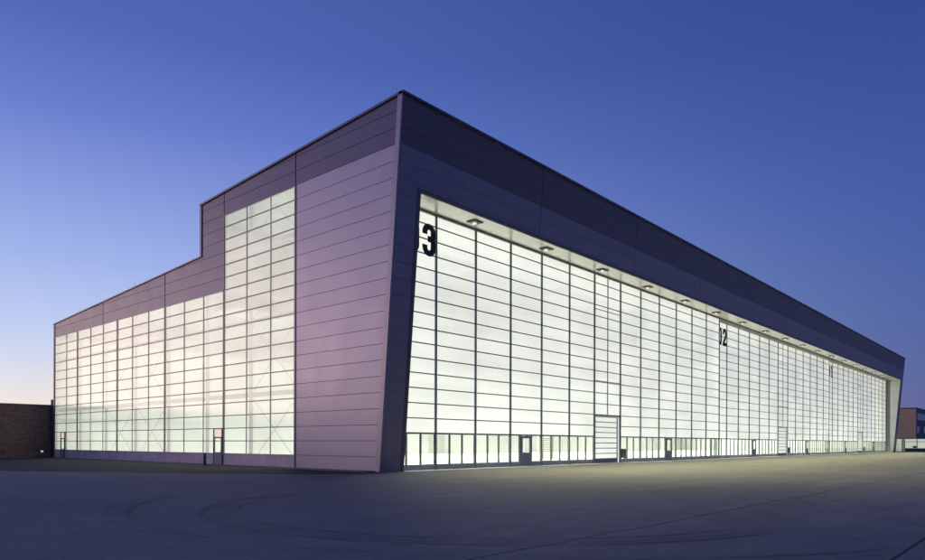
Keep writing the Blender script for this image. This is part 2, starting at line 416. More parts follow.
mb.box(157.12, 157.6, .62, 1.7, 0, OPT - .2)
mb.box(0.32, 1.5, .40, .46, 0, OPT - .2)
mb.build('door_track', M['frame'], hangar)
# soffit lamps
dl = None
for i in range(18):
    x = 7.9 + 8.36 * i
    if i == 0:
        m_ = MB(); m_.box(-.46, .46, -.36, .36, -.05, 0)
        dl = m_.build('soffit_light', M['lampdark'], hangar)
        m_ = MB(); m_.box(-.34, .34, -.25, .25, -.075, -.051)
        gl_ = m_.build('lamp_recess', M['frame'], dl)
        m_ = MB(); m_.rod((-.06, 0, -.075), (-.06, 0, -.17), .09, 12, .17)
        rf_ = m_.build('lamp_reflector', M['lampref'], dl)
        dl.location = (x, -.50, OPT - .056)
    else:
        d = dl.copy(); COL.objects.link(d); d.parent = hangar; d.location = (x, -.50, OPT - .056)
        for ch in (gl_, rf_):
            c = ch.copy(); COL.objects.link(c); c.parent = d

for i in range(18):
    ld = bpy.data.lights.new('soffit_lamp_light', 'AREA'); ld.shape = 'RECTANGLE'; ld.size = .6; ld.size_y = .4
    ld.energy = 800; ld.color = (1, .95, .48); ld.spread = R(95)
    lo_ = bpy.data.objects.new('soffit_lamp_light', ld); COL.objects.link(lo_); lo_.parent = hangar; lo_.location = (7.9 + 8.36 * i, -.75, OPT - .24)
    lo_.rotation_euler = (R(-36), 0, 0)
# --- sliding doors
PF, W = 3.959, 4.578
BS = [1.24, 53.55, 105.0]; BY = [.516, 1.22, 1.50]
Zw, RF = 2.334, .9489
SILL = .36; HEAD = OPT - .20
def stroke(mb, pts, wx, wz, mp, d0, d1):
    """a thick stroke swept along a centre line (flat digit), wx/wz half widths"""
    n = len(pts); Lf = []; Rt = []
    closed = pts[0] == pts[-1]
    if closed: pts = pts[:-1]; n -= 1
    for i in range(n):
        a = pts[(i - 1) % n] if closed or i > 0 else pts[i]; b = pts[(i + 1) % n] if closed or i < n - 1 else pts[i]
        dx, dz = b[0] - a[0], b[1] - a[1]; l = math.hypot(dx, dz); nx, nz = -dz / l, dx / l
        Lf.append((pts[i][0] + nx * wx, pts[i][1] + nz * wz)); Rt.append((pts[i][0] - nx * wx, pts[i][1] - nz * wz))
    rng = range(n if closed else n - 1)
    vs = [mp(*p, d) for d in (d0, d1) for p in Lf + Rt]
    fs = []
    for i in rng:
        j = (i + 1) % n
        fs += [(i, j, n + j, n + i), (2 * n + i, 3 * n + i, 3 * n + j, 2 * n + j), (i, 2 * n + i, 2 * n + j, j), (n + i, n + j, 3 * n + j, 3 * n + i)]
    if not closed:
        for i in (0, n - 1): fs.append((i, n + i, 3 * n + i, 2 * n + i))
    mb.raw(vs, fs)
def arc(cx, cz, rx, rz, a0, a1, k=10):
    return [(cx + rx * math.cos(R(a0 + (a1 - a0) * i / k)), cz + rz * math.sin(R(a0 + (a1 - a0) * i / k))) for i in range(k + 1)]
def digit(mb, ch, x, z, w, h, mp, d0, d1):
    wx, wz = w * .185, h * .10; rx = w / 2 - wx; r = rx
    cx = x + w / 2; rz = h * .17
    if ch == '0':
        p = arc(cx, z + h - wz - rz, rx, rz, 0, 180) + arc(cx, z + wz + rz, rx, rz, 180, 360)
        stroke(mb, p + [p[0]], wx, wz, mp, d0, d1)
    elif ch == '3':
        zt = z + h - wz - rz; zb = z + wz + rz; zm = z + h * .53; rm = h * .10
        p = [(cx - rx, zt - h * .07)] + arc(cx, zt, rx, rz, 180, 0) + [(cx + rx, zm + rm)] + arc(cx + rx - rm * .9, zm + rm, rm * .9, rm, 0, -90, 5)[1:] + [(cx - w * .10, zm)]
        stroke(mb, p, wx, wz * .9, mp, d0, d1)
        p = [(cx - rx, zb + h * .07)] + arc(cx, zb, rx, rz, 180, 360) + [(cx + rx, zm - rm)] + arc(cx + rx - rm * .9, zm - rm, rm * .9, rm, 0, 90, 5)[1:] + [(cx - w * .10, zm)]
        stroke(mb, p, wx, wz * .9, lambda s, t, d: mp(s, t, d + .003), d0, d1)
    elif ch == '2':
        zt = z + h - wz - rz
        p = [(cx - rx, zt - h * .08)] + arc(cx, zt, rx, rz, 180, 0) + [(cx + rx, z + h * .60), (cx + rx * .5, z + h * .44), (cx - rx * .55, z + h * .24), (cx - rx, z + wz)]
        stroke(mb, p, wx, wz, mp, d0, d1)
        mb.prism([(x, z), (x + w, z), (x + w, z + 2 * wz), (x, z + 2 * wz)], mp, d0 + .003, d1 + .003)
    elif ch == '1':
        mb.prism([(cx - wx * .2, z), (cx + wx * 1.8, z), (cx + wx * 1.8, z + h), (cx - wx * .2, z + h)], mp, d0, d1)
        mb.prism([(cx - wx * .2, z + h * .74), (cx - wx * .2, z + h * .93), (cx - wx * 1.5, z + h * .84), (cx - wx * 1.5, z + h * .68)], mp, d0, d1)

def pane_run(x0, x1):
    n = 3; return [(x0 + (x1 - x0) * i / n, x0 + (x1 - x0) * (i + 1) / n) for i in range(n)]
numbers = ['03', '02', '01']
pos_word = ['nearest', 'middle', 'farthest']
for k in range(3):
    S, y = BS[k], BY[k]
    ed = [S + PF * i for i in range(7)] + [S + PF * 6 + W + PF * i for i in range(7)]
    if k: ed[0] -= .9          # the leaf runs on behind its neighbour
    door = empty('sliding_door', (0, 0, 0), hangar)
    door['label'] = '%s bay of translucent door leaves, painted %s' % (pos_word[k], numbers[k])
    yf, yb = y - .07, y + .07
    fr = MB(); kps = [MB(), MB()]
    # verticals
    for i, e in enumerate(ed):
        hw = .085 if i not in (6, 7) else .10
        if i == 13: e -= hw
        if i == 0: e += hw
        fr.box(e - hw, e + hw, yf, yb, 0, HEAD)
    # rails
    for j in range(0, 15):
        z = Zw + RF * j
        for i in range(13):
            if i == 6 and j < 2: continue
            x0 = ed[i] + (.10 if i not in (6, 7) else .12); x1 = ed[i + 1] - (.10 if i not in (5, 6) else .12)
            hh = .034 if j else .055
            fr.box(x0 + .001, x1 - .001, y - .055, y + .055, z - hh, z + hh)
            if j == 0 and i != 6:
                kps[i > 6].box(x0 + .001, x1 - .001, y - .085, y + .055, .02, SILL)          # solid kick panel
    # roller-door surround and thin mid post above it
    xm = (ed[6] + ed[7]) / 2
    fr.box(xm - .05, xm + .05, y - .05, y + .05, Zw + 2 * RF + .05, HEAD)
    fr.box(ed[6] + .12, ed[7] - .12, y - .06, y + .06, Zw + 2 * RF - .10, Zw + 2 * RF - .04)
    for zb_ in (7.17, 13.37):  # added thin rails standing for silhouettes of beams behind the panels
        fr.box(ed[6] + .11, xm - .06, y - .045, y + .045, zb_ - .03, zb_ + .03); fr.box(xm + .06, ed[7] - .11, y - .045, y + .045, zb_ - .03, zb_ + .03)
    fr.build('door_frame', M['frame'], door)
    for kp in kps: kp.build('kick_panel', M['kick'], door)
    ps = MB()
    for i in range(13):
        z0 = Zw if i != 6 else Zw + 2 * RF
        ps.sheet((ed[i], y, z0), (ed[i + 1], y, z0), (ed[i + 1], y, HEAD), (ed[i], y, HEAD))
    ps.build('translucent_panel', M['panel'], door)
    # roller door
    ra, rb = ed[6] + .16, ed[7] - .62
    rd = MB(); zt = Zw + 2 * RF - .17
    nsl = 8
    rd.sheet((ra, y - .01, .40), (rb, y - .01, .40), (rb, y - .01, zt), (ra, y - .01, zt))
    r_ = rd.build('roller_door', M['panel_roller'], door)
    rd = MB()
    for j in range(nsl + 1):
        z = .40 + (zt - .40) * j / nsl
        rd.box(ra + .001, rb - .001, y - .05, y + .03, z - .035, z + .035)
    rd.box(rb, rb + .10, y - .06, y + .06, .02, zt); rd.box(ed[6] + .12, ra, y - .06, y + .06, .02, zt)
    rd.box(rb + .40, ed[7] - .12, y - .06, y + .06, .02, zt)
    rd.box(ra, rb, y - .08, y + .05, .02, .36)
    rd.build('roller_rail', M['frame'], door)
    rd = MB(); rd.box(rb + .102, rb + .398, y - .03, y + .03, .02, zt - .002); rd.build('door_post', M['panel_roller'], door)
    # window strip: three panes a bay, a personnel door in two of them
    pdoors = []
    for i in range(13):
        if i == 6: continue
        x0 = ed[i] + .10; x1 = ed[i + 1] - .10
        runs = pane_run(x0, x1)
        if i in (3, 9):
            c = ed[i] + 1.15 if i == 3 else ed[i] + 1.45
            runs = [(x0, c), (c + 1.5, x1)]
            pdoors.append(c)
            mull = [(c - .05, c + .10), (c + 1.34, c + 1.55)]
        else:
            mull = [(a - .045, a + .045) for (a, b) in runs[1:]]
        for (a, b) in runs:
            gl = MB(); gl.sheet((a, y, SILL), (b, y, SILL), (b, y, Zw - .05), (a, y, Zw - .05)); gl.build('window_pane', M['glass'], door)
        for (a, b) in mull:
            gf = MB(); gf.box(a, b, y - .055, y + .055, SILL, Zw - .06); gf.build('window_mullion', M['frame'], door)
    for c in pdoors:
        pd = MB(); a, b = c + .10, c + 1.34
        pd.box(a + .012, b - .012, y - .12, y - .065 + .03, .06, 1.02)
        pd.box(a + .012, a + .17, y - .12, y - .035, 1.02, Zw - .07); pd.box(b - .17, b - .012, y - .12, y - .035, 1.02, Zw - .07)
        pd.box(a + .17, b - .17, y - .12, y - .035, 2.10, Zw - .07)
        pd.box(a + .05, a + .11, y - .17, y - .12, 1.0, 1.14)
        pd.build('personnel_door', M['doorleaf'], door)
        pg = MB(); pg.sheet((a + .17, y - .08, 1.02), (b - .17, y - .08, 1.02), (b - .17, y - .08, 2.10), (a + .17, y - .08, 2.10))
        pg.build('door_glass', M['glass'], door)
    # painted number
    dg = MB(); mp = lambda s, t, d: (s, y - d, t)
    dz = Zw + RF * 11.85; x3 = S + (2.66 if k == 0 else 2.50)
    digit(dg, numbers[k][0], x3 - 1.48, dz, 1.20, 2.12, mp, .058, .075)
    digit(dg, numbers[k][1], x3, dz, 1.20, 2.12, mp, .058, .075)
    nb = dg.build('bay_number', M['black'], door)

# --- side windows
secs = [(0, 3, 19), (3, 6, 13), (6, 9, 13), (9, 12, 13), (12, 14, 13)]
for (i0, i1, kt) in secs:
    fr = MB()
    for i in range(i0, i1 + 1):
        hw = .03 if i not in (i0, i1) else .075
        e = BE[i]
        x0, x1 = e - hw, e + hw
        if i == i0: x0 = e + .062
        if i == i0: x1 = e + .12
        if i == i1: x0, x1 = e - .06, e + .06
        if i not in (i0, i1): continue
        if x1 > x0 and not (i == i1 and i != 14): fr.box(-.075, .04, x0, x1, Z0 + .03, ROW[kt] - .06)
        elif i == i1: fr.box(-.075, .04, x0, x1, Z0 + .03, ROW[min(kt, 13) if i == 3 else kt] - .06)
    for j in range(1, kt):
        for i in range(i0, i1):
            fr.box(-.065, .03, BE[i] + .125, BE[i + 1] - .065, ROW[j] - .032, ROW[j] + .032)
    w = fr.build('window', M['frame_side'], hangar)
    for i in range(i0 + 1, i1):
        m_ = MB(); m_.box(-.055, .02, BE[i] - .03, BE[i] + .03, Z0 + .03, ROW[kt] - .06); m_.build('mullion', M['mullion_soft'], w)
    if i0 == 0: w['label'] = 'tall glowing translucent window beside the corner'
    ps = MB()
    for i in range(i0, i1):
        z0 = Z0 + .03
        if i == 3:
            z0 = ROW[2]
            ps.sheet((0, BE[4], Z0 + .03), (0, 18.86, Z0 + .03), (0, 18.86, ROW[2]), (0, BE[4], ROW[2]))
        ps.sheet((0, BE[i + 1], z0), (0, BE[i], z0), (0, BE[i], ROW[kt] - .04), (0, BE[i + 1], ROW[kt] - .04))
    ps.build('translucent_panel', M['panel_side'], w)

# side personnel doors
def side_door(b0, b1, ztop):
    f = MB()
    f.box(-.12, .05, b0, b0 + .09, 0, ztop); f.box(-.12, .05, b1 - .09, b1, 0, ztop)
    f.box(-.12, .05, b0 + .09, b1 - .09, 2.04, 2.14); f.box(-.12, .05, b0 + .09, b1 - .09, ztop - .06, ztop)
    pf = f.build('side_door', M['capm'], hangar)
    f = MB(); f.box(-.10, -.04, b0 + .10, b1 - .10, .03, .98); f.box(-.10, -.04, b0 + .10, b0 + .22, .98, 2.03); f.box(-.10, -.04, b1 - .22, b1 - .10, .98, 2.03)
    f.box(-.16, -.10, b0 + .14, b0 + .19, 1.0, 1.12)
    f.build('door_leaf', M['doorleaf'], pf)
    f = MB(); f.sheet((-.06, b1 - .22, .98), (-.06, b0 + .22, .98), (-.06, b0 + .22, 2.03), (-.06, b1 - .22, 2.03))
    f.build('door_glass', M['panel_roller'], pf)
    f = MB(); f.sheet((-.06, b1 - .09, 2.14), (-.06, b0 + .09, 2.14), (-.06, b0 + .09, ztop - .06), (-.06, b1 - .09, ztop - .06))
    f.build('transom_glass', M['transom'], pf)
side_door(17.53, 18.84, ROW[2])
side_door(49.5, 50.7, ROW[2])

# --- roof, far wall, back wall, interior linings
mb = MB()
mb.raw([(.2, -OV + .3, H - .25), (AEND - .2, -OV + .3, H - .25), (AEND - .2, STEP, up(STEP) - .25), (.2, STEP, up(STEP) - .25)], [(0, 1, 2, 3)])
mb.raw([(.2, STEP - .1, lo(STEP) - .25), (AEND - .2, STEP - .1, lo(STEP) - .25), (AEND - .2, BEND, lo(BEND) - .25), (.2, BEND, lo(BEND) - .25)], [(0, 1, 2, 3)])
mb.box(.2, AEND, STEP - .02, STEP + .1, lo(STEP) - .3, up(STEP) - .02)
mb.build('roof', M['roofing'], hangar)
mb = MB()
mb.box(.31, AEND - .31, BEND - .3, BEND, 0, lo(BEND) - .3)
mb.prism([(0.1, 0), (STEP, 0), (STEP, up(STEP) - .05), (-OV + .1, H - .1)], lambda s, t, d: (AEND - d, s, t), 0, .3)
mb.prism([(STEP, 0), (BEND - .3, 0), (BEND - .3, lo(BEND) - .3), (STEP, lo(STEP) - .3)], lambda s, t, d: (AEND - d, s, t), 0, .3)
mb.build('rear_wall', M['white_in'], hangar)
mb = MB()
hc = MB(); hc.raw([(.31, 1.8, H - 2.0), (AEND - .31, 1.8, H - 2.0), (AEND - .31, STEP, up(STEP) - .8), (.31, STEP, up(STEP) - .8)], [(0, 1, 2, 3)])
mb.raw([(.31, STEP, lo(STEP) - 1.9), (AEND - .31, STEP, lo(STEP) - 1.9), (AEND - .31, BEND - .3, lo(BEND) - 1.5), (.31, BEND - .3, lo(BEND) - 1.5)], [(0, 1, 2, 3)])
mb.box(.31, AEND - .31, 1.72, 1.8, OPT + .3, H - 1.9)
mb.box(.31, AEND - .31, STEP, STEP + .08, lo(STEP) - 1.9, up(STEP) - .8)
mb.build('ceiling_lining', plain('hangar ceiling darkened to dim glazing', (.16, .155, .165), .8), hangar)  # unseen low-bay lining, dropped and darkened to dim the top window rows
hc.build('high_ceiling', plain('high ceiling lightened to brighten glazing', (.5, .5, .48), .8), hangar)  # unseen, kept paler so the tall side window stays bright
# structure behind the side glazing: posts, horizontal beams, diagonal bracing
posts = [8.35, 14.32, 20.5, 26.92, 33.25, 39.75, 46.19]
def piece(name, f): m_ = MB(); f(m_); return m_.build(name, M['steel'], hangar)
for b in posts:
    tz = (up(b) if b < STEP else lo(b)) - .9
    piece('column', lambda m_: m_.box(.35, .62, b - .12, b + .12, 0, tz))
for z in (5.15, 10.45, 15.75):
    e = BEND - .4 if z < 12 else STEP
    piece('steel_beam', lambda m_: m_.box(.38, .60, 2, e, z - .16, z + .16))
for (b0, b1) in ((8.35, 14.32), (26.92, 33.25), (33.25, 39.75)):
    for (z0, z1) in ((0.2, 5.15), (5.15, 10.45), (10.45, 15.75), (15.75, 20.6)):
        if z0 > 10 and b0 > 20: z1 = 13.9
        if z0 > 15 and b0 > 20: continue
        if z0 > 15:
            c_ = (b0 + b1) / 2
            piece('diagonal_brace', lambda m_: m_.rod((.48, b0, z0), (.48, c_, 18.4), .04)); piece('diagonal_brace', lambda m_: m_.rod((.48, b1, z0), (.48, c_, 18.4), .04)); continue
        piece('diagonal_brace', lambda m_: m_.rod((.46, b0, z0), (.46, b1, z1), .028)); piece('diagonal_brace', lambda m_: m_.rod((.56, b1, z0), (.56, b0, z1), .028))
# interior ceiling lamps
hb = None
for i in range(8):
    for j, (b, z) in enumerate(((8, 15.5), (24, 13.2), (40, 12.4))):
        x = 10 + 20 * i
        if hb is None:
            m_ = MB(); m_.box(-4.2, 4.2, -1.6, 1.6, .02, .30); m_.box(-4.2, 4.2, -1.6, -1.54, -.12, .02); m_.box(-4.2, 4.2, 1.54, 1.6, -.12, .02)
            m_.box(-4.2, -4.14, -1.54, 1.54, -.12, .02); m_.box(4.14, 4.2, -1.54, 1.54, -.12, .02)
            hb = m_.build('ceiling_lamp', M['steel'], hangar); o_ = hb
        else:
            o_ = hb.copy(); COL.objects.link(o_); o_.parent = hangar
        o_.location = (x, b, z)
        ld = bpy.data.lights.new('lamp_light', 'AREA'); ld.shape = 'RECTANGLE'; ld.size = 8.2; ld.size_y = 3.0
        ld.energy = LAMPW; ld.color = (1, 1, .88); ld.spread = R(136)
        lo_ = bpy.data.objects.new('lamp_light', ld); COL.objects.link(lo_); lo_.parent = o_; lo_.location = (0, 0, .0)
# lightning rods on the parapet
lr = None
for (b, f_) in ((-1.2, up), (14.0, up), (20.6, up), (33.2, lo), (46.0, lo)):
    if lr is None:
        m_ = MB(); m_.rod((0, 0, 0), (0, 0, .5), .012, 6, .006); m_.box(-.08, .08, -.08, .08, -.02, .05)
        lr = m_.build('lightning_rod', M['steel'], hangar); lr.location = (.1, b, f_(b) + .14)
    else:
        c = lr.copy(); COL.objects.link(c); c.parent = hangar; c.location = (.1, b, f_(b) + .12)

# ------------------------------------------------------------------ ground
def ringmask(nt, x, y, cx, cy, r, w):
    d = math_(nt, 'SQRT', math_(nt, 'ADD', math_(nt, 'POWER', math_(nt, 'SUBTRACT', x, cx), 2.), math_(nt, 'POWER', math_(nt, 'SUBTRACT', y, cy), 2.)))
    k = math_(nt, 'ABSOLUTE', math_(nt, 'SUBTRACT', d, r))
    m = N(nt, 'ShaderNodeMapRange', interpolation_type='SMOOTHSTEP'); m.inputs['From Min'].default_value = 0; m.inputs['From Max'].default_value = w
    m.inputs['To Min'].default_value = 1; m.inputs['To Max'].default_value = 0; L(nt, k, m.inputs['Value']); return m.outputs[0]
def linemask(nt, c, at, w):
    m = N(nt, 'ShaderNodeMapRange'); m.inputs['From Min'].default_value = w * .6; m.inputs['From Max'].default_value = w
    m.inputs['To Min'].default_value = 1; m.inputs['To Max'].default_value = 0
    L(nt, math_(nt, 'ABSOLUTE', math_(nt, 'SUBTRACT', c, at)), m.inputs['Value']); return m.outputs[0]

def groundmat():
    m, nt, out = newmat('apron concrete')
    p = N(nt, 'ShaderNodeBsdfPrincipled')
    tc = N(nt, 'ShaderNodeTexCoord'); sp = N(nt, 'ShaderNodeSeparateXYZ'); L(nt, tc.outputs['Object'], sp.inputs[0])
    X, Y = sp.outputs[0], sp.outputs[1]
    def noise(sc, det=4, ro=.55, vec=None):
        n = N(nt, 'ShaderNodeTexNoise'); n.inputs['Scale'].default_value = sc; n.inputs['Detail'].default_value = det; n.inputs['Roughness'].default_value = ro
        L(nt, vec or tc.outputs['Object'], n.inputs['Vector']); return n.outputs['Fac']
    big = noise(.12, 4); mid = noise(.9, 6, .65); fine = noise(9, 7, .8)
    mp = N(nt, 'ShaderNodeMapping'); mp.inputs['Scale'].default_value = (.08, 1.2, 1); L(nt, tc.outputs['Object'], mp.inputs['Vector'])
    streak = noise(1.0, 5, .6, mp.outputs[0])
    # slab to slab difference
    cb = N(nt, 'ShaderNodeCombineXYZ')
    L(nt, math_(nt, 'FLOOR', math_(nt, 'DIVIDE', math_(nt, 'ADD', X, 20.3), 7.5)), cb.inputs[0]); L(nt, math_(nt, 'FLOOR', math_(nt, 'DIVIDE', math_(nt, 'ADD', Y, 23.6), 4.6)), cb.inputs[1])
    wn = N(nt, 'ShaderNodeTexWhiteNoise'); L(nt, cb.outputs[0], wn.inputs['Vector'])
    def boost(n, k): return math_(nt, 'MINIMUM', math_(nt, 'MAXIMUM', math_(nt, 'MULTIPLY_ADD', n, k, .5 - .5 * k), 0.), 1.)
    v = math_(nt, 'MULTIPLY_ADD', big, .5, .75)
    v = math_(nt, 'MULTIPLY', v, math_(nt, 'MULTIPLY_ADD', boost(mid, 2.2), .36, .82))
    v = math_(nt, 'MULTIPLY', v, math_(nt, 'MULTIPLY_ADD', boost(fine, 2.6), .62, .69))
    v = math_(nt, 'MULTIPLY', v, math_(nt, 'MULTIPLY_ADD', boost(streak, 2.2), .22, .89))
    v = math_(nt, 'MULTIPLY', v, math_(nt, 'MULTIPLY_ADD', wn.outputs['Value'], .08, .96))
    # joints between slabs
    fx = math_(nt, 'ABSOLUTE', math_(nt, 'SUBTRACT', math_(nt, 'FRACT', math_(nt, 'DIVIDE', math_(nt, 'ADD', X, 20.3), 7.5)), .5))
    fy = math_(nt, 'ABSOLUTE', math_(nt, 'SUBTRACT', math_(nt, 'FRACT', math_(nt, 'DIVIDE', math_(nt, 'ADD', Y, 23.6), 4.6)), .5))
    jx = math_(nt, 'GREATER_THAN', fx, .4985); jy = math_(nt, 'GREATER_THAN', fy, .4972)
    j = math_(nt, 'MULTIPLY', math_(nt, 'MAXIMUM', math_(nt, 'MULTIPLY', jx, .22), math_(nt, 'MULTIPLY', jy, .35)), 1.0)
    wob = math_(nt, 'MULTIPLY_ADD', noise(.25, 2), .5, -.25)
    Yw = math_(nt, 'ADD', Y, wob)
    j2 = math_(nt, 'MAXIMUM', math_(nt, 'MULTIPLY', linemask(nt, Yw, -23.6, .05), .6), math_(nt, 'MULTIPLY', linemask(nt, Y, -28.2, .035), .75))
    j = math_(nt, 'MAXIMUM', j, j2)
    # tyre scrubs
    t = None
    lx = N(nt, 'ShaderNodeMapRange', interpolation_type='SMOOTHSTEP'); lx.inputs['From Min'].default_value = -11.5; lx.inputs['From Max'].default_value = -15.; L(nt, X, lx.inputs['Value'])
    for (cx, cy, r, w, s) in ((-11.9, -18.2, 7.75, .20, .62), (-11.9, -18.2, 7.45, .12, .45), (-11.9, -18.2, 7.0, .18, .52), (-11.9, -18.2, 7.4, .6, .22), (-9.5, -17.6, 11.3, .2, .5), (-9.2, -17.4, 12.0, .13, .3), (-9.3, -17.5, 11.6, .7, .12), (9, -48, 27.5, .3, .18), (9, -48, 26.6, .2, .12), (-2, -50, 31., .35, .14)):
        q_ = math_(nt, 'MULTIPLY', ringmask(nt, X, Y, cx, cy, r, w), s)
        if cx < -5: q_ = math_(nt, 'MULTIPLY', q_, lx.outputs[0])
        t = q_ if t is None else math_(nt, 'MAXIMUM', t, q_)
    brk = N(nt, 'ShaderNodeMapRange'); brk.inputs['From Min'].default_value = .35; brk.inputs['From Max'].default_value = .6; L(nt, noise(.22, 3), brk.inputs['Value'])
    t = math_(nt, 'MULTIPLY', math_(nt, 'MULTIPLY', t, brk.outputs[0]), math_(nt, 'MULTIPLY_ADD', mid, 1.0, .5))
    dk = math_(nt, 'SUBTRACT', 1., math_(nt, 'MAXIMUM', j, t))
    v = math_(nt, 'MULTIPLY', v, dk)
    sc = N(nt, 'ShaderNodeVectorMath', operation='SCALE'); sc.inputs[0].default_value = (.222, .216, .212); L(nt, v, sc.inputs['Scale'])
    L(nt, sc.outputs[0], p.inputs['Base Color'])
    L(nt, math_(nt, 'MULTIPLY_ADD', mid, .2, .62), p.inputs['Roughness'])
    p.inputs['Specular IOR Level'].default_value = .12
    b = N(nt, 'ShaderNodeBump'); b.inputs['Strength'].default_value = .5; b.inputs['Distance'].default_value = .012
    L(nt, math_(nt, 'ADD', fine, math_(nt, 'MULTIPLY', mid, 1.5)), b.inputs['Height']); L(nt, b.outputs[0], p.inputs['Normal'])
    L(nt, p.outputs[0], out.inputs[0]); return m
mb = MB(); mb.sheet((-1500, -1500, 0), (1800, -1500, 0), (1800, 1800, 0), (-1500, 1800, 0))
tag(mb.build('ground', groundmat()), kind='structure')
M['asphalt'] = plain('old asphalt', (.042, .043, .041), .85, 0, .35, 1.3, .6, 25, .3)
mb = MB()
mb.raw([(-.9, -1.7, .004), (-.06, .2, .004), (-.06, 54.9, .004), (-40, 54.9, .004), (-39, 50, .004), (-16.5, 20.8, .004), (-8.6, 6.2, .004), (-5, .8, .004)], [(0, 1, 2, 3, 4, 5, 6, 7)])
tag(mb.build('service_road', M['asphalt']), kind='structure')
mb = MB(); mb.box(-.75, -.07, .4, BEND, .0, .07)
tag(mb.build('kerb', plain('kerb paving', (.20, .18, .17), .8, 0, .2)), kind='structure')
mb = MB(); mb.box(LEG, 157, -.55, .35, .0, .012)
tag(mb.build('threshold_strip', plain('door threshold', (.36, .35, .32), .7, 0, .15)), kind='structure')
mb = MB(); mb.sheet((.31, .42, .008), (AEND - .31, .42, .008), (AEND - .31, BEND - .3, .008), (.31, BEND - .3, .008))
tag(mb.build('hangar_floor', M['floor_in']), kind='structure')

# ------------------------------------------------------------------ bollard, path light
bo = empty('bollard', (-1.45, 17.6, .004)); tag(bo, 'short dark bollard standing before the side door of the hangar', 'bollard')
m_ = MB(); m_.rod((0, 0, 0), (0, 0, .88), .10, 14); m_.rod((0, 0, .88), (0, 0, .93), .10, 14, .05); m_.build('post', M['black'], bo)
m_ = MB(); m_.rod((0, 0, 0), (0, 0, .03), .16, 14); m_.build('base_plate', M['capm'], bo)
m_ = MB(); m_.rod((0, 0, .74), (0, 0, .80), .104, 14); m_.build('band', M['frame'], bo)
pl = empty('path_light', (-1.15, 53.0, .004)); tag(pl, 'small pale path light at the foot of the dark brick wall', 'path light')
m_ = MB(); m_.rod((0, 0, 0), (0, 0, .62), .05, 10); m_.build('post', M['capm'], pl)
m_ = MB(); m_.rod((0, 0, .62), (0, 0, .80), .12, 12); m_.build('lamp_head', lamp('path light diffuser', (.9, .95, 1), .55), pl)

# ------------------------------------------------------------------ dark brick building on the left
bb = empty('brick_building', (0, 55, 0)); tag(bb, 'low dark brick building with flat roof at the left end of the hangar', 'building')
m_ = MB(); m_.box(-45, 12, 0, 18, 0, 5.72); m_.build('wall', M['brick_dark'], bb)
m_ = MB(); m_.box(-45.1, 12.1, -.08, 18.1, 5.722, 5.86); m_.build('roof_edge', M['capm'], bb)
m_ = MB(); m_.box(.30, .55, -.35, -.082, 0, 6.45); m_.build('corner_post', M['dark_panel'], bb)

# ------------------------------------------------------------------ brick building far right
br = empty('office_building', (210.1, 3.0, 0)); tag(br, 'brown brick office block with window bands behind the lit pavilion', 'building')
m_ = MB(); m_.box(0, .4, 0, 60, 0, 12.2); m_.box(.4, 60, 20, 60, 0, 12.2); m_.build('brick_wall', M['brick_far'], br)
m_ = MB(); m_.box(.4, 60, .02, 20, 0, 12.2); m_.build('front_wall', M['dark_panel'], br)
m_ = MB(); m_.box(-.15, 60.2, -.15, 60.2, 12.2, 12.5); m_.build('roof', M['capm'], br)
m_ = MB(); m_.rod((-.1, 7.5, 3), (-.1, 7.5, 12.2), .12); m_.build('downpipe', M['capm'], br)
for (x0, n, z0, z1) in ((1.5, 8, 9.0, 10.9), (1.5, 1, 5.2, 7.1), (14, 3, 5.2, 7.1)):
    for i in range(n):
        a = x0 + i * 4.2
        f_ = MB(); f_.box(a - .15, a + 3.75, -.07, .02, z0 - .15, z1 + .15); w_ = f_.build('window', M['frame'], br)
        f_ = MB(); f_.box(a, a + 1.7, -.09, -.071, z0, z1); f_.box(a + 1.9, a + 3.6, -.09, -.071, z0, z1); f_.build('pane', M['tinted'], w_)

pv = empty('glass_pavilion', (175, 0, 0)); tag(pv, 'single storey glazed pavilion, brightly lit, right of the hangar', 'pavilion')
m_ = MB(); m_.box(-.7, 12, -30, 3.4, 2.95, 3.20); m_.build('roof', M['cream'], pv)
m_ = MB(); m_.box(0, .2, -30, .35, 0.02, .80); m_.build('base_wall', M['dark_panel'], pv)
m_ = MB()
for bb_ in (2.9, .95, .55): m_.box(-.1, .2, bb_ - .13, bb_ + .13, 0, 2.95)
m_.build('pillar', M['dark_panel'], pv)
m_ = MB()
for i in range(12): m_.box(.02, .12, -2.2 - 2.5 * i, -2.05 - 2.5 * i, .80, 2.95)
m_.box(.02, .12, -30, .40, 2.35, 2.42); m_.box(.02, .12, 1.08, 2.77, 1.75, 1.82); m_.build('mullion', M['frame'], pv)
m_ = MB(); m_.box(4.4, 4.6, -30, 3.2, 0.02, 2.94); m_.box(.2, 4.4, 3.0, 3.2, .02, 2.94); m_.build('back_wall', M['white_in'], pv)
m_ = MB(); m_.box(.3, 4.3, -29.8, 2.9, .01, .02); m_.build('floor', M['floor_in'], pv)
for (b0, b1) in ((-29, -1.4), (-1.2, 2.8)):
    m_ = MB(); m_.box(1.0, 3.8, b0, b1, 2.88, 2.93); m_.build('ceiling_lamp', M['glow'], pv)
m_ = MB(); m_.sheet((.06, 2.77, .05), (.06, 1.08, .05), (.06, 1.08, 2.95), (.06, 2.77, 2.95)); m_.sheet((.06, .42, .80), (.06, -30, .80), (.06, -30, 2.95), (.06, .42, 2.95)); m_.build('window_pane', M['glass'], pv)
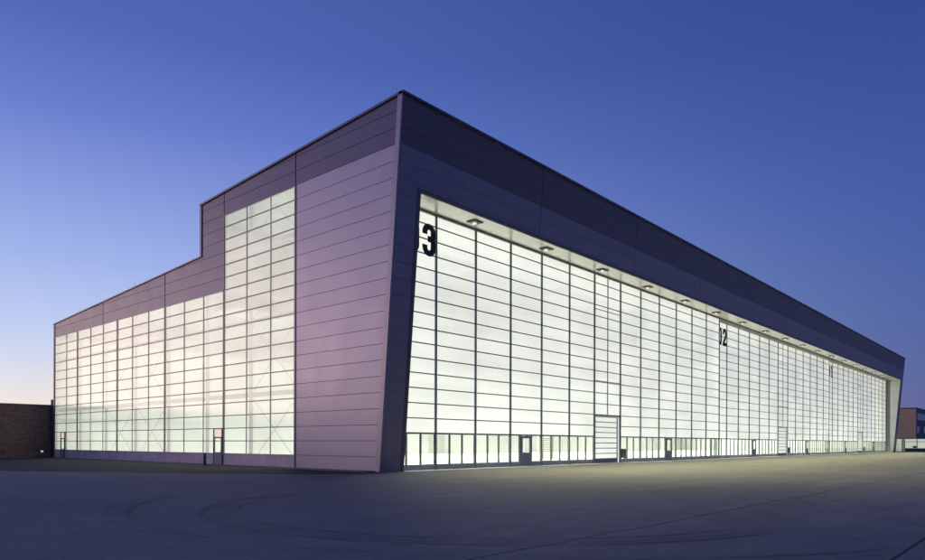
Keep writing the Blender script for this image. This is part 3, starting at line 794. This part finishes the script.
for k_, yy in enumerate((-2.1, -5.5)):
    dk = empty('desk', (177.2, yy, .02)); tag(dk, 'desk with screen inside the lit pavilion, %s one' % ('nearer' if k_ == 0 else 'farther'), 'desk', 'desks inside the pavilion')
    m_ = MB(); m_.box(0, .8, 0, 1.6, .70, .75); m_.build('desktop', M['steel'], dk)
    for q_ in (0, 1.54):
        m_ = MB(); m_.box(.02, .78, q_, q_ + .06, 0, .70); m_.build('side_panel', M['steel'], dk)
    m_ = MB(); m_.box(.3, .34, .4, 1.2, .85, 1.35); m_.box(.27, .37, .75, .85, .75, .90); m_.build('screen', M['black'], dk)

# ------------------------------------------------------------------ equipment inside, seen through the door glazing
def cart(x, y, label, col, s=1.0, rz=0):
    e = empty('ground_power_cart', (x, y, .008)); e.rotation_euler.z = rz; tag(e, label, 'power cart', 'equipment carts inside the hangar')
    m_ = MB(); m_.box(-.95 * s, .95 * s, -.5, .5, .35, 1.22); m_.build('body', col, e, .05)
    m_ = MB()
    for i in range(5): m_.box(-.95 * s + .2 + i * .28 * s, -.95 * s + .35 + i * .28 * s, -.52, -.501, .55, 1.05)
    m_.build('louvre', M['black'], e)
    for (a, b) in ((-.6, -.42), (.6, -.42), (-.6, .42), (.6, .42)):
        m_ = MB(); m_.rod((a * s, b - .06, .22), (a * s, b + .06, .22), .22, 16); m_.build('wheel', M['rubber'], e)
    m_ = MB(); m_.rod((.95 * s, 0, .45), (1.7 * s, 0, .7), .03); m_.rod((1.7 * s, -.2, .7), (1.7 * s, .2, .7), .03); m_.build('tow_bar', M['steel'], e)
cart(32.6, 2.3, 'dark green power cart behind the glazing right of the nearest roller door', M['green_eq'], .85)
cart(85.2, 2.4, 'dark green power cart behind the glazing right of the middle roller door', M['green_eq'], .9)
cart(138.2, 2.6, 'dark power cart behind the glazing right of the farthest roller door', M['green_eq'], .9)
def stairs(x, y, label, rz):
    e = empty('access_stairs', (x, y, .008)); e.rotation_euler.z = rz; tag(e, label, 'stairs', 'rolling stairs inside the hangar')
    m_ = MB()
    for i in range(9): m_.box(-.45, .45, i * .28, i * .28 + .26, .22 * (i + 1), .22 * (i + 1) + .04)
    m_.box(-.45, .45, 2.52, 3.6, 2.15, 2.2); m_.build('tread', M['steel'], e)
    m_ = MB()
    for s in (-.47, .47):
        m_.rod((s, 0, .1), (s, 2.6, 2.15), .04); m_.rod((s, 0, 1.1), (s, 2.6, 3.15), .025); m_.rod((s, 2.6, 3.15), (s, 3.6, 3.15), .025)
        for yy, zz in ((0, .1), (1.3, 1.12), (2.6, 2.15), (3.6, 2.15)): m_.rod((s, yy, zz), (s, yy, zz + 1.0), .02)
        m_.rod((s, 3.55, .2), (s, 3.55, 2.15), .035); m_.rod((s, 2.6, .2), (s, 2.6, 2.15), .035); m_.rod((s, .1, .2), (s, 3.55, .2), .035)
    m_.build('railing', M['yellow'], e)
stairs(31.8, 10, 'pale railed stairs behind the dark green cart of the nearest bay', 2.2)
stairs(70, 14, 'pale railed stairs deep inside the middle bay', -1.2)
stairs(12.5, 18, 'pale railed stairs inside, left end of the nearest bay', 1.9)
# grey doors and dado on the inner rear wall belong to the hangar
m_ = MB()
for x in (14, 36, 58, 86, 116, 144): m_.box(x, x + 4, BEND - .36, BEND - .301, 0.01, 3.8)
m_.build('inner_gate', M['floor_in'], hangar)
m_ = MB(); m_.box(.4, AEND - .4, BEND - .33, BEND - .302, 3.9, 4.3); m_.build('inner_band', M['blue_eq'], hangar)

# ------------------------------------------------------------------ render settings
scene.render.engine = 'CYCLES'
c = scene.cycles
c.use_denoising = True
try: c.denoiser = 'OPENIMAGEDENOISE'
except Exception: pass
c.max_bounces = 7; c.diffuse_bounces = 4; c.glossy_bounces = 3; c.transmission_bounces = 4; c.transparent_max_bounces = 10
c.sample_clamp_indirect = 4; c.caustics_reflective = False; c.caustics_refractive = False
